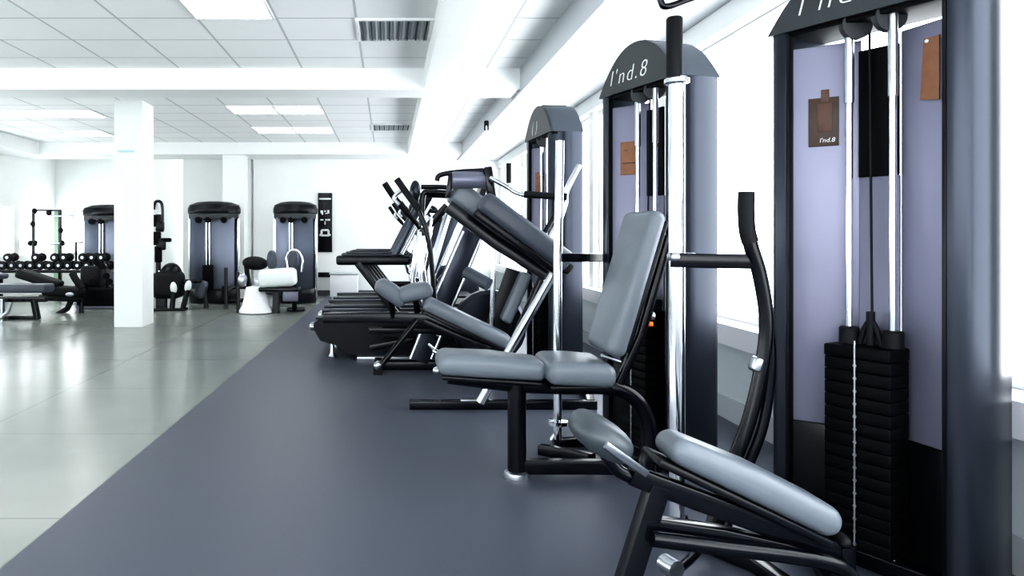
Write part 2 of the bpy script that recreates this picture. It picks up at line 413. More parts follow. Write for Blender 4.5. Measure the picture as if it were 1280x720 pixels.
# ================================================================== machine 1 (nearest)
m1=thing('weight_machine','nearest black weight machine at right edge, its sloping grey seat and roll pad in front','exercise machine',(1.0,2.2,0))
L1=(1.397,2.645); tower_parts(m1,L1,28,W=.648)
Ys=2.0
dirA=Vector((.905,0,-.426)).normalized(); RA=rot(0,math.degrees(math.atan2(.426,.905)),0)
cA=P(931,597,Ys)+Vector((0,.03,-.01))
sp=obj('seat',MB().box(cA+dirA*.012,(.50,.21,.08),.04,RA,k=5,taper=(.72,1.0,.9,1.0),crown=.012),'pad',m1)
obj('seat_board',MB().box(cA+RA@Vector((0,0,-.05)),(.51,.19,.022),.008,RA,taper=(.72,1.0)),'black',sp)
obj('main_beam',MB().bar([P(788,592,Ys),P(815,603,Ys),P(1050,690,Ys)],.055,.05,up=(0,1,0)),'frame',m1)
rp=obj('roll_pad',MB().ell(P(750,544,Ys),(.088,.11,.048),rot(0,32,0),pw=.8),'pad_mid',m1)
obj('pad_bracket',MB().bar([P(757,556,Ys-.13),P(778,571,Ys-.12),P(808,592,Ys-.06)],.010,.02),'steel',m1)
obj('pad_bracket',MB().tube([P(752,560,Ys),P(775,590,Ys),P(812,602,Ys)],.018,12,4),'frame',m1)
obj('front_leg',MB().bar([P(822,606,Ys),P(764,788,Ys)],.055,.06),'frame',m1)
obj('cross_bar',MB().bar([P(815,655,Ys),P(900,668,Ys),P(1010,693,Ys)],.05,.045),'frame',m1)
obj('cross_bar',MB().tube([P(815,673,Ys-.05),P(900,684,Ys-.05),P(1035,703,Ys-.05),P(1075,735,Ys-.05)],.022,12,5),'frame',m1)
obj('rear_upright',MB().bar([P(1053,680,Ys),P(1056,789,Ys)],.04,.06),'frame',m1)
obj('end_cap',MB().ell(P(1049,674,Ys),(.022,.04,.02)),'rubber',m1)
obj('floor_rail',MB().bar([(.60,Ys,.03),(1.28,Ys,.03),(1.42,2.35,.03),(1.6,2.6,.03)],.06,.05),'frame',m1)
obj('brace',MB().tube([P(838,720,2.2),P(862,700,2.3),P(893,665,2.4)],.014,12),'frame',m1)
obj('pivot_joint',MB().lathe([(.012,-.03),(.028,-.028),(.028,.028),(.012,.03)],P(838,708,2.2),rot(90,0,20)),'steel',m1)
YP=2.6
po=obj('chrome_column',MB().tube([P(846,662,YP),P(846,100,YP)],.029,24),'chrome',m1)
obj('collar',MB().lathe([(.034,0),(.044,.006),(.044,.02),(.034,.028)],P(846,106,YP)),'chrome',po)
obj('grip',MB().lathe([(.027,0),(.0285,.01),(.0285,.22),(.024,.226)],P(843,100,YP)),'rubber',po)
obj('foot_hook',MB().tube([P(848,650,YP),P(852,660,YP),P(857,652,YP),P(856,645,YP)],.009,10,4),'rubber',po)
obj('foot_socket',MB().lathe([(.05,0),(.05,.02),(.036,.03)],(P(846,662,YP).x,YP,.0)),'frame',po)
obj('column_rail',MB().bar([(P(846,662,YP).x,YP,.03),(1.2,2.35,.03),(1.25,Ys,.03)],.05,.045),'frame',m1)
YL=2.44
lv=obj('lever_arm',MB().tube([P(933,244,YL),P(933,275,YL),P(938,305,YL),P(950,345,YL),P(958,400,YL),P(953,455,YL),P(935,530,YL),P(908,600,YL),P(886,672,YL)],.0235,16,6),'frame',m1)
obj('lever_arm',MB().tube([P(959,395,YL+.03),P(962,460,YL+.03),P(952,530,YL+.03),P(930,590,YL+.03),P(898,680,YL+.02)],.022,14,6),'frame',m1)
obj('grip',MB().tube([P(933,240,YL),P(932.5,262,YL),P(934,288,YL),P(938,303,YL)],.0265,16,4),'rubber',lv)
obj('joint_sleeve',MB().box(P(945,455,YL),(.03,.05,.05),.01,rot(0,15,0)),'steel',lv)
cb=obj('link_bar',MB().bar([P(838,325,YP-.03),P(880,326,2.53),P(946,327,YL)],.04,.05),'frame',m1)
obj('joint_clamp',MB().box(P(852,321,YP-.03),(.09,.06,.03),.01),'steel',cb)
# upper loop handle above the grip
obj('loop_handle',MB().tube([P(868,-30,2.55),P(856,-22,2.55),P(826,-14,2.55),P(827,4,2.55),P(834,8,2.55),P(856,1,2.55),P(890,-14,2.55),P(885,-40,2.55),P(868,-30,2.55)],.011,12,5),'frame',m1)
obj('loop_hanger',MB().tube([P(880,-30,2.55),P(900,-60,2.5),P(1000,-60,2.5),Vector((1.5,2.5,1.98))],.014,12,5),'frame',m1)

# ================================================================== machine 2
m2=thing('weight_machine','second black weight machine, grey leaning backrest and flat seat in front of its tower','exercise machine',(.75,3.3,0))
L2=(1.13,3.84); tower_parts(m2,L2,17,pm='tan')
YB2=3.27
RB=rot(0,16.5,0)
bc=P(781,352,YB2)
bk=obj('backrest',MB().box(bc,(.085,.36,.66),.038,RB,k=5,crown=0),'pad',m2)
obj('backrest_board',MB().box(bc+RB@Vector((.052,0,0)),(.02,.3,.6),.008,RB),'black',bk)
sc=P(716,461,YB2); st=obj('seat',MB().box(sc,(.30,.36,.10),.042,rot(0,3,0),k=5,crown=.01),'pad',m2)
obj('seat_board',MB().box(sc+Vector((0,0,-.058)),(.27,.30,.02),.006),'black',st)
fc=P(612,456,YB2); fp=obj('leg_pad',MB().box(fc,(.485,.25,.095),.042,rot(0,4,0),k=5,taper=(1,.95,1,.9),crown=.012),'pad',m2)
obj('pad_board',MB().box(fc+Vector((0,0,-.056)),(.45,.2,.022),.008,rot(0,4,0)),'black',fp)
obj('end_bolt',MB().ell(P(547,463,YB2-.05),(.022,.022,.018)),'steel',fp)
obj('main_beam',MB().tube([P(560,470,YB2),P(640,480,YB2),P(700,483,YB2),P(760,484,YB2),P(792,496,YB2),P(809,525,YB2),P(811,560,YB2),P(803,592,YB2)],.036,16,6),'frame',m2)
fpst=obj('front_post',MB().tube([P(646,478,YB2),P(646,597,YB2)],.042,24),'frame',m2)
obj('floor_flange',MB().lathe([(.058,0),(.06,.012),(.056,.03),(.044,.036)],(P(646,597,YB2).x,YB2,0)),'steel',fpst)
obj('floor_rail',MB().bar([P(650,583,YB2),P(730,583,YB2),P(812,584,YB2)],.06,.06),'frame',m2)
obj('floor_rail',MB().bar([(P(812,590,YB2).x,YB2,.035),(1.3,3.45,.035),(1.36,3.6,.035)],.06,.06),'frame',m2)
obj('backrest_post',MB().bar([P(772,482,YB2),P(800,420,YB2),P(836,295,YB2)],.035,.05),'frame',m2)
obj('adjuster_plate',MB().bar([P(752,444,YB2-.1),P(775,452,YB2-.1)],.03,.012),'steel',m2)
obj('range_pin',MB().box(P(810,405,YB2),(.045,.02,.022),.006),'orange',m2,label='orange adjusting pin')
obj('pin_knob',MB().ell(P(816,395,YB2+.02),(.013,.013,.02)),'steel',m2)
YC=3.72
pb=obj('chrome_column',MB().tube([P(697,549,YC),P(697,335,YC),P(700,176,YC)],.0225,20),'chrome',m2)
obj('collar',MB().lathe([(.024,0),(.052,.006),(.052,.026),(.024,.034)],P(697,532,YC)),'chrome',pb)
obj('foot_hook',MB().tube([P(696,540,YC),P(690,549,YC),P(692,556,YC)],.012,10,3),'steel',pb)
obj('foot_rail',MB().bar([P(675,562,YC-.1),P(715,568,YC-.2),P(740,574,YC-.3)],.055,.05),'frame',m2)
obj('link_bar',MB().bar([P(700,322,YC),P(726,322,3.8),P(760,322,4.0)],.034,.045),'frame',m2)
obj('floor_rail',MB().bar([(.86,YC,.03),(1.15,3.78,.03),(1.25,3.9,.03)],.05,.045),'frame',m2)

# ================================================================== machine 3
m3=thing('weight_machine','third black weight machine, two grey padded arms slanting down from high pivots','exercise machine',(.7,4.6,0))
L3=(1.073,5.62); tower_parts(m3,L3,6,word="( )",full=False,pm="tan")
YM=4.5
obj('floor_rail',MB().bar([P(512,506,YM+.06),P(745,506,YM+.06)],.06,.06),'frame',m3)
obj('floor_plate',MB().box((P(590,506,YM).x,YM+.03,.07),(.14,.06,.012),.004),'steel',m3)
obj('floor_rail',MB().bar([(1.28,YM+.06,.035),(1.36,4.9,.035),(1.32,5.2,.035)],.06,.06),'frame',m3)
obj('slanted_tube',MB().tube([P(600,503,YM),P(640,432,YM),P(692,340,YM)],.03,18),'chrome',m3)
obj('slanted_tube',MB().tube([P(640,432,YM+.02),P(676,350,YM+.02)],.026,16),'frame',m3)
tl=math.degrees(math.atan2(85,115)); RC=rot(0,tl,0)
a0=P(656,290,YM-.12)
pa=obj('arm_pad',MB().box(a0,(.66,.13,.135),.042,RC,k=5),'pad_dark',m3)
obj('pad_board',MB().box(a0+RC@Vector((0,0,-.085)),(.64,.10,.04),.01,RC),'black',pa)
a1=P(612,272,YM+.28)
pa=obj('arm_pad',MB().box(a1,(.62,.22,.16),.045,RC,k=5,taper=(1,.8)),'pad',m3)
obj('arm_beam',MB().bar([P(560,258,YM+.1),P(620,303,YM+.1),P(688,346,YM+.05)],.07,.08),'frame',m3)
obj('end_block',MB().box(P(707,334,YM-.1),(.06,.12,.07),.015,RC),'rubber',m3)
# pivot roll and its plates
rl=obj('pivot_roll',MB().lathe([(.05,0),(.055,.01),(.055,.24),(.05,.25)],P(565,225,YM+.15),rot(0,90,0)),'panel_dark',m3)
obj('pivot_plate',MB().box(P(612,229,YM+.12),(.055,.06,.21),.012,rot(0,-8,0)),'frame',rl)
obj('pivot_plate',MB().box(P(562,232,YM+.18),(.035,.06,.16),.012,rot(0,8,0)),'frame',rl)
obj('guard_bar',MB().tube([P(546,226,YM+.2),P(550,219,YM+.2),P(572,215,YM+.18),P(604,213,YM+.15)],.016,12,5),'frame',m3)
hb=obj('handle_bar',MB().tube([P(612,222,YM),P(634,234,YM),P(645,241,YM-.02),P(660,244,YM-.05),P(709,246,YM-.1)],.014,14,6),'steel',m3)
obj('grip',MB().tube([P(655,243,YM-.04),P(709,246,YM-.1)],.022,14),'rubber',hb)
obj('grip',MB().tube([P(636,204,YM),P(636,229,YM)],.016,14),'rubber',hb)
obj('handle_stem',MB().tube([P(636,228,YM),P(638,236,YM)],.012,12),'steel',hb)
obj('bent_link',MB().tube([P(724,206,YM),P(708,238,YM),P(706,255,YM),P(696,282,YM),P(680,312,YM)],.018,14,5),'chrome',m3)
obj('bent_link',MB().tube([P(703,253,YM+.05),P(690,275,YM+.05),P(668,312,YM+.05)],.015,12),'frame',m3)
obj('high_post',MB().tube([P(608,154,YM+.6),P(609,222,YM+.2)],.006,10),'white',m3)
obj('high_grip',MB().tube([P(608,152,YM+.6),P(608,162,YM+.58)],.017,12),'rubber',m3)
obj('upright',MB().tube([P(613,481,5.36),P(614,440,5.36),P(617,314,5.36)],.019,14),'chrome',m3)
obj('short_roll',MB().tube([P(582,340,YM+.5),P(611,356,YM+.4)],.045,16),'pad_dark',m3)

# ================================================================== low sloping bench beyond machine 2
bn=thing('incline_bench','low black bench with sloping grey pad and two round head pads, left of slanted tube','bench',(.25,5.3,0))
YD=5.1
td=math.degrees(math.atan2(50,105)); RD=rot(0,td,0)
c0=P(582,402,YD)
pd=obj('bench_pad',MB().box(c0,(.66,.30,.10),.042,RD,k=5,taper=(.9,1)),'pad',bn)
obj('pad_board',MB().box(c0+RD@Vector((0,0,-.06)),(.62,.24,.025),.006,RD),'black',pd)
obj('slide_bar',MB().bar([P(530,402,YD-.1),P(570,420,YD-.1),P(612,436,YD-.1)],.03,.04),'frame',bn)
obj('bench_beam',MB().bar([P(407,397,YD+.35),P(470,396,YD+.2),P(535,398,YD),P(640,443,YD)],.09,.075),'frame',bn)
obj('rear_leg',MB().bar([P(632,438,YD),P(640,486,YD)],.05,.06),'frame',bn)
obj('front_leg',MB().tube([P(522,400,YD),P(474,459,YD-.05)],.022,14),'frame',bn)
obj('foot_pad',MB().box(P(472,456,YD-.05),(.05,.09,.045),.015,rot(0,-40,0)),'steel',bn)
for (x,y,r) in ((488,366,36),(519,366,-12)):
    h_=obj('head_pad',MB().box(P(x,y,YD+.05),(.25,.24,.10),.045,rot(0,r,0),k=5,taper=(1,.8),crown=.02),'pad',bn)
    obj('pad_stem',MB().tube([P(x,y+6,YD+.05),P(x+4,397,YD+.1)],.022,10),'frame',h_)
obj('joint_knob',MB().ell(P(545,440,YD-.1),(.03,.03,.02),rot(0,30,0)),'chrome',bn)
obj('joint_lever',MB().tube([P(535,430,YD-.1),P(556,448,YD-.1)],.012,10),'chrome',bn)

# upright grey backrest behind the slanted tube
YK=5.40
RS=rot(0,24,0); s0=P(643,371,YK)
bb_=obj('backrest',MB().box(s0,(.085,.24,.40),.03,RS,k=4),'pad',m3)
obj('backrest_board',MB().bar([s0+Vector((-.14,.02,-.26)),s0+Vector((-.05,.02,-.04)),s0+Vector((.03,.02,.19))],.18,.04),'black',bb_)
obj('backrest_stand',MB().bar([(s0.x-.10,YK,.04),(s0.x-.12,YK,.36)],.06,.06),'frame',m3)
obj('floor_rail',MB().bar([(s0.x-.14,YK,.03),(1.13,YK-.06,.03)],.06,.05),'frame',m3)

# ================================================================== treadmills
def treadmill():
    t=thing('treadmill','nearest of three black treadmills facing the windows','treadmill',(0,6.75,0),group='treadmills in a row facing the windows')
    prof=[(-.66,.27),(-.655,.33),(-.62,.355),(.55,.365),(.62,.40),(1.0,.40),(1.1,.28),(1.06,.07),(1.0,.03),(-.22,.03),(-.36,.06),(-.46,.13),(-.60,.17)]
    hull=obj('deck',MB().prism(prof,-.36,.36,axes=(0,2,1)),'black',t,local=True)
    obj('belt',MB().box((-.02,0,.363),(1.1,.5,.012),.003),'rubber',hull,local=True)
    for s in (-1,1):
        obj('side_rail',MB().bar([(-.64,s*.31,.372),(.55,s*.31,.378)],.09,.03),'shroud',hull,local=True)
        obj('rear_bumper',MB().ell((-.67,s*.3,.29),(.035,.045,.04)),'steel',hull,local=True)
        obj('leveller',MB().lathe([(.03,0),(.035,.02),(.02,.05),(.02,.14)],(-.5,s*.28,0.0),None,12),'steel',hull,local=True)
        obj('leveller',MB().lathe([(.03,0),(.035,.02),(.02,.05)],(.9,s*.28,0.0),None,12),'steel',hull,local=True)
        hr=obj('handrail',MB().box((-.13,s*.36,.885),(.66,.07,.085),.025,k=3),'black',t,local=True)
        obj('rail_strip',MB().box((-.13,s*.36-.0*s,.931),(.55,.045,.012),.004),'shroud',hr,local=True)
        obj('upright',MB().bar([(.62,s*.36,.38),(.35,s*.36,.80),(.20,s*.36,.92)],.09,.05),'shroud',t,local=True)
        obj('mast',MB().bar([(.05,s*.30,.9),(.18,s*.30,1.16),(.34,s*.28,1.45)],.09,.05),'shroud',t,local=True)
        obj('mast_trim',MB().tube([(.13,s*.34,.93),(.25,s*.34,1.16),(.41,s*.32,1.44)],.014,10),'chrome',t,local=True)
        obj('brace',MB().bar([(-.27,s*.33,.86),(-.10,s*.33,.64),(.10,s*.33,.37)],.15,.06),'black',t,local=True)
    obj('base_plate',MB().box((.05,-.38,.02),(.65,.06,.03),.006),'steel',hull,local=True)
    obj('console',MB().box((.36,0,1.43),(.07,.62,.26),.025,rot(0,28,0),k=3),'black',t,local=True)
    obj('front_bar',MB().bar([(.10,-.33,.9),(.10,.33,.9)],.07,.06),'black',t,local=True)
    return t
tm=treadmill()
dup(tm,(-.02,7.75,0),label='middle of three black treadmills facing the windows')
dup(tm,(.0,8.75,0),label='farthest of three black treadmills facing the windows')

# cross trainers between treadmills and windows
def trainer():
    t=thing('cross_trainer','nearer black and chrome cross trainer behind the padded arm machine','cross trainer',(.6,7.3,0),group='cross trainers behind the machine row')
    obj('base_rail',MB().bar([(-.35,0,.04),(.85,0,.04)],.10,.07),'frame',t,local=True)
    obj('base_foot',MB().bar([(-.33,-.26,.03),(-.33,.26,.03)],.07,.055),'frame',t,local=True)
    obj('base_foot',MB().bar([(.80,-.25,.03),(.80,.25,.03)],.07,.055),'frame',t,local=True)
    obj('flywheel_housing',MB().lathe([(.10,-.09),(.27,-.085),(.30,-.05),(.30,.05),(.27,.085),(.10,.09)],(.58,0,.36),rot(90)),'shroud',t,local=True)
    obj('mast',MB().bar([(.0,0,.08),(.20,0,.587),(.45,0,1.167),(.54,0,1.36)],.16,.11),'shroud',t,local=True)
    for k in (-1,1): obj('mast_trim',MB().tube([(.02+.085*k,-.05,.1),(.20+.085*k,-.05,.55),(.45+.085*k,-.05,1.14)],.014,10),'chrome',t,local=True)
    obj('console',MB().box((.50,0,1.42),(.05,.34,.24),.02,rot(0,20,0),k=3),'black',t,local=True)
    obj('cross_handle',MB().tube([(.02,-.05,1.50),(.25,-.05,1.49),(.33,-.03,1.40),(.44,0,1.2)],.02,10,5),'frame',t,local=True)
    obj('cross_handle',MB().tube([(.0,.06,1.42),(.06,.06,1.44),(.30,.06,1.43)],.022,10,5),'frame',t,local=True)
    obj('cross_handle',MB().tube([(.02,-.14,1.18),(.03,-.14,1.42),(.10,-.14,1.45),(.30,-.10,1.44)],.024,10,5),'frame',t,local=True)
    obj('thick_arm',MB().bar([(.02,-.18,1.12),(.22,-.18,1.34)],.05,.06),'frame',t,local=True)
    for s in (-1,1):
        arm=obj('swing_arm',MB().tube([(.12,s*.24,.35),(.10,s*.26,.80),(.06,s*.27,1.10),(-.06-.04*s,s*.25,1.32),(-.20-.05*s,s*.22,1.50)],.02,12,5),'frame',t,local=True)
        obj('grip',MB().tube([(-.04-.04*s,s*.255,1.30),(-.14-.05*s,s*.235,1.42),(-.23-.05*s,s*.21,1.55)],.027,12,4),'rubber',arm,local=True)
        pdl=obj('pedal_arm',MB().bar([(.60,s*.2,.35+.1*s),(.1,s*.2,.30-.05*s),(-.4,s*.2,.25-.1*s)],.05,.05),'frame',t,local=True)
        obj('pedal',MB().box((-.12,s*.2,.33-.07*s),(.36,.15,.05),.02),'rubber',pdl,local=True)
        obj('side_tube',MB().tube([(.15,s*.05,.50),(.05,s*.2,.64),(.02,s*.2,.85),(.10,s*.18,1.25)],.026,10),'chrome',t,local=True)
        obj('side_tube',MB().tube([(.15,s*.05,.46),(.0,s*.14,.56),(-.05,s*.16,.75),(.02,s*.16,1.15)],.022,10),'chrome',t,local=True)
        obj('side_tube',MB().tube([(.16,s*.13,.3),(.10,s*.13,.8),(.24,s*.13,1.28)],.022,10),'steel',t,local=True)
    obj('end_pad',MB().ell((-.03,-.1,1.46),(.045,.06,.09)),'shroud',t,local=True)
    obj('cup_ring',MB().tube([(-.16,.1,1.36),(-.2,.1,1.42),(-.13,.1,1.48),(-.08,.1,1.42)],.018,10,4),'steel',t,local=True)
    return t
ct=trainer(); ct.location=(.25,5.92,0)
dup(ct,(.35,9.75,0),label='middle chrome cross trainer past the treadmills, seen through the machine arms')
dup(ct,(.30,10.9,0),label='farthest chrome cross trainer, next to the back wall by the windows')

# ------------------------------------------------------------------ back of the room
def oval_tower(label,loc,wd=.8,rz=0,pm=('slate','slate_light')):
    t=thing('cable_tower',label,'exercise machine',loc,rz)
    a,bb=wd/2,.24
    obj('base',MB().lathe([(.96,0),(1,.02),(1,.20),(.95,.24)],(0,0,0),None,28,a,bb),'black',t,local=True)
    cp=obj('cap',MB().lathe([(.99,1.46),(1.05,1.48),(1.05,1.55),(.98,1.61),(.7,1.655),(.3,1.67)],(0,0,0),None,32,a,bb),'black',t,local=True)
    obj('cap_band',MB().lathe([(1.0,1.38),(1.015,1.39),(1.015,1.47),(1.0,1.475)],(0,0,0),None,32,a,bb),'slot',cp,local=True)
    for i,(x,w,m) in enumerate(((-a*.55,a*.62,pm[0]),(a*.42,a*.92,pm[1]))):
        obj('front_panel',MB().box((x,-.15,.82),(w,.02,1.16),.008),m,t,local=True)
    obj('back_shell',MB().box((0,.1,.8),(wd*.92,.04,1.2),.01),'shroud',t,local=True)
    for x in (-a*.97,a*.97): obj('side_tube',MB().tube([(x,-.02,.1),(x,-.02,1.45)],.022,12),'chrome',t,local=True)
    for x in (-a*.20,-a*.08): obj('guide_rod',MB().tube([(x,-.19,.1),(x,-.19,1.42)],.014,10),'chrome',t,local=True)
    obj('weight_stack',MB().box((-a*.14,-.19,.42),(.16,.10,.42),.01),'plate',t,local=True)
    for x in (-a*.5,-a*.12,a*.5): obj('pulley',MB().lathe([(.015,-.012),(.05,-.012),(.044,0),(.05,.012),(.015,.012)],(x,-.23,1.36),rot(90),16),'plate',t,local=True)
    return t
tb=oval_tower('tall black oval cable tower in middle of back wall, low rails at its right',(-2.87*1.0-.0,11.9,0),.83)
obj('low_rail',MB().bar([(.2,-.3,.27),(.62,-.3,.27)],.05,.05),'frame',tb,local=True)
obj('low_rail',MB().bar([(.2,-.3,.06),(.62,-.3,.06)],.05,.06),'frame',tb,local=True)
obj('rail_post',MB().bar([(.42,-1.0,0),(.42,-1.0,.62)],.05,.06),'frame',tb,local=True)
obj('rail_post',MB().bar([(.42,-1.0,.27),(.42,-.3,.27)],.05,.05),'frame',tb,local=True)
oval_tower('black oval cable tower standing behind the white padded seat',(-1.53,11.9,0),.70,pm=('slate_light','slate'))
oval_tower('black oval cable tower half hidden by the white column at the dumbbells',(-5.10,13.15,0),.90)
# tall narrow panel on the back wall
pn=thing('wall_panel','tall narrow black panel with white marks on back wall, right of the cable towers','panel',(P(406.5,300,YB).x,YB-.02,.35))
obj('board',MB().box((0,0,1.0),(.26,.03,1.1),.008),'black',pn,local=True)
obj('board',MB().box((0,0,.03),(.26,.03,.09),.006),'black',pn,local=True)
mk=MB(); mk.box((0,-.018,1.44),(.22,.006,.03),.002)
for (x,z,sx,sz) in ((-.06,1.20,.05,.05),(0,1.21,.03,.03),(.06,1.20,.04,.06),(-.05,1.16,.03,.03),(.03,1.17,.05,.02),(-.06,1.05,.06,.025),(.02,1.05,.03,.03),(.07,1.05,.05,.03),(0,.99,.02,.06),
  (0,.86,.13,.035),(0,.76,.15,.035),(-.065,.81,.04,.1),(.065,.81,.04,.1),(-.09,.77,.03,.04),(.09,.77,.03,.04)): mk.box((x,-.018,z),(sx,.006,sz),.002)
obj('white_marks',mk,'letter',pn,local=True)
lb=thing('low_bench','low pale box standing against the back wall by the windows','box',(P(430,360,13).x,13.1,0))
obj('body',MB().box((0,0,.2),(.5,.3,.4),.01),'white',lb,local=True); obj('lid',MB().box((0,0,.42),(.53,.33,.03),.01),'wall_low',lb,local=True)

# white padded seat machine
YW=10.3
ws=thing('seated_machine','white padded seat with two dark oval back pads in front of right cable tower','exercise machine',(-1.5,YW,0))
c=P(352,347,YW)
obj('seat_body',MB().box(c+Vector((-.05,0,0)),(.52,.36,.26),.07,rot(0,-4,0),k=4),'whitepad',ws)
obj('seat_board',MB().box(P(350,361,YW),(.56,.34,.06),.015),'frame',ws)
for (x,y) in ((340,325),(367,325)):
    o=obj('back_pad',MB().ell(P(x,y,YW+.1),(.075,.05,.14),pw=.85),'pad_dark',ws)
    obj('pad_stem',MB().tube([P(x,y+6,YW+.12),P(x,345,YW+.12)],.025,10),'frame',o)
obj('chrome_hoop',MB().tube([P(360,338,YW),P(358,322,YW),P(364,313,YW),P(373,314,YW),P(378,325,YW),P(377,340,YW)],.016,10,5),'chrome',ws)
obj('leg',MB().bar([P(346,362,YW),P(345,397,YW)],.10,.10),'frame',ws); obj('leg',MB().bar([P(368,362,YW),P(368,392,YW+.2)],.07,.08),'frame',ws)
obj('foot',MB().box((P(368,392,YW).x,YW+.2,.03),(.26,.14,.05),.015),'frame',ws)
obj('side_plate',MB().box(P(363,368,YW-.1),(.22,.03,.2),.02),'panel_dark',ws)
obj('dark_roll',MB().ell(P(319,329,YW+.2),(.19,.14,.10),rot(0,4,0)),'rubber',ws)
obj('roll_bracket',MB().bar([P(308,333,YW+.2),P(312,362,YW+.1)],.06,.08),'frame',ws)
obj('white_shield',MB().lathe([(.24,0),(.24,.03),(.20,.10),(.17,.22),(.14,.36),(.05,.38)],(P(320,398,YW).x,YW,.01),None,24),'white',ws)
obj('floor_rail',MB().bar([P(296,398,YW-.25),P(345,397,YW-.25)],.05,.05),'frame',ws)
obj('front_post',MB().bar([P(297,340,YW),P(298,396,YW)],.05,.05),'frame',ws)
obj('lever_arm',MB().bar([P(310,363,YW),P(345,366,YW)],.08,.06),'frame',ws)
obj('pivot',MB().ell(P(303,350,YW),(.07,.05,.1)),'steel',ws); obj('pivot',MB().ell(P(322,352,YW),(.06,.05,.08)),'steel',ws)

# cable column with its dark seat, right of the white column
YQ=10.8
cc=thing('cable_column','black cable column with dark low seat directly right of the white column','exercise machine',(-3.3,YQ,0))
obj('mast',MB().bar([P(198,395,YQ),P(198,268,YQ)],.06,.07),'frame',cc)
obj('top_hook',MB().tube([P(203,290,YQ),P(203,260,YQ),P(200,252,YQ),P(194,253,YQ),P(192,262,YQ)],.022,12,5),'frame',cc)
obj('hook_infill',MB().box(P(196,258,YQ+.03),(.07,.02,.09),.02),'white',cc)
for (x,y,rx,rz) in ((194,276,.05,.09),(200,283,.06,.07),(196,298,.06,.10),(202,305,.06,.09),(208,300,.07,.03),(198,318,.05,.12)):
    obj('carriage_block',MB().box(P(x,y,YQ-.05),(rx*2,.08,rz*2),.02),'black' if y%2 else 'plate',cc)
obj('chrome_strip',MB().bar([P(199,338,YQ-.1),P(199,362,YQ-.1)],.03,.02),'chrome',cc)
obj('seat_body',MB().box(P(211,356,YQ),(.42,.4,.40),.09,k=4),'rubber',cc)
obj('seat_back',MB().ell(P(214,345,YQ+.05),(.17,.16,.2)),'black',cc)
for (x0,y0,x1,y1) in ((217,360,215,388),(235,358,228,388)):
    lg=obj('shin_pad',MB().ell(P(x0,y0,YQ-.2),(.05,.05,.09),rot(0,12 if x0>220 else -5,0)),'whitepad',cc)
    obj('pad_leg',MB().tube([P(x0,y0+4,YQ-.2),P(x1,y1,YQ-.2)],.04,12),'frame',lg)
obj('arm_bar',MB().bar([P(228,352,YQ),P(252,351,YQ)],.05,.06),'frame',cc)
obj('foot_plate',MB().box((P(215,392,YQ).x,YQ-.15,.02),(.52,.2,.035),.01),'frame',cc)
obj('seat_post',MB().bar([P(204,370,YQ),P(204,391,YQ)],.1,.1),'frame',cc)
obj('pad_roll',MB().box(P(252,362,YQ+.15),(.16,.2,.28),.07,rot(0,15,0),k=4),'pad_dark',cc)
obj('roll_post',MB().bar([P(256,365,YQ+.15),P(258,385,YQ+.15)],.06,.06),'frame',cc)

# dumbbell rack
YR=12.0
rk=thing('dumbbell_rack','long low black dumbbell rack along the left back wall','rack',(-5.7,YR,0))
sh=obj('shelf',MB().box((-5.62,YR,.515),(2.0,.36,.045),.008),'black',rk)
for x in (-6.5,-4.75):
    obj('upright',MB().bar([(x,YR+.06,0),(x,YR+.06,.515)],.06,.1),'frame',rk)
obj('lower_shelf',MB().box((-5.62,YR+.06,.16),(1.80,.30,.03),.006),'white',rk)
def dumbbell():
    t=thing('dumbbell','x','dumbbell')
    obj('handle',MB().tube([(0,-.08,0),(0,.08,0)],.015,10),'steel',t,local=True)
    for s in (-1,1):
        hd=obj('head',MB().lathe([(.035,-.035),(.068,-.03),(.075,0),(.068,.03),(.035,.035)],(0,s*.10,0),rot(90),14),'rubber',t,local=True)
        obj('end_disc',MB().lathe([(.012,-.003),(.026,-.003),(.026,.003),(.012,.003)],(0,s*.137,0),rot(90),12),'steel',hd,local=True)
    return t
db=dumbbell(); DL='black dumbbell with steel end disc in the row on the rack top'
xs=[-6.52+.155*i for i in range(13)]
for i,x in enumerate(xs):
    y=YR+random.uniform(-.01,.01); z=.538+.075
    o=db if i==0 else dup(db,(0,0,0))
    o.location=(x,y,z); o['label']=DL; o['group']='dumbbells on the rack'
k=0
for i in (1,4,6,7,9,10,11):
    o=dup(db,(xs[i]+.0775,YR+.01,.538+.075+.131),label='black dumbbell lying on top of two others in the rack',group='upper dumbbells on the rack')

# squat rack against the bright left windows
sr=thing('squat_rack','slim dark squat rack with pale green post before the bright left windows','rack',(-6.0,13.3,0))
YS=13.3
obj('post',MB().bar([P(42,363.5,YS),P(42,262,YS)],.05,.05),'frame',sr); obj('post',MB().bar([P(75,366.5,YS),P(75,262,YS)],.05,.05),'frame',sr)
obj('green_post',MB().box((P(68,300,YS).x,YS+.15,.8),(.14,.06,1.55),.01),'green',sr,label='pale green post')
obj('barbell_bar',MB().tube([P(64,270,YS-.05),P(92,270,YS-.05)],.022,10),'steel',sr); obj('barbell_bar',MB().tube([P(5,305,YS-.05),P(82,304,YS-.05)],.022,10),'steel',sr)
for (x,y) in ((43,264),(41,280),(38,304),(44,304),(61,266),(78,304),(76,288)): obj('fitting',MB().ell(P(x,y,YS-.05),(.05,.05,.055),seg=10,rings=6),'rubber',sr)
obj('cross_tube',MB().bar([P(42,263,YS),P(75,263,YS)],.03,.03),'frame',sr)
obj('bar_hook',MB().tube([P(95,318,YS),P(95,303,YS),P(106,303,YS)],.02,10),'frame',sr)
obj('hook_post',MB().tube([P(95,367,YS),P(95,312,YS)],.02,10),'frame',sr)
# window behind it
pn_=fm
w=struct('window_15',pn_,'white'); obj('pane',MB().box((-6.225,14.485,1.185),(.67,.008,.79),.001,k=1),'light',w,False)

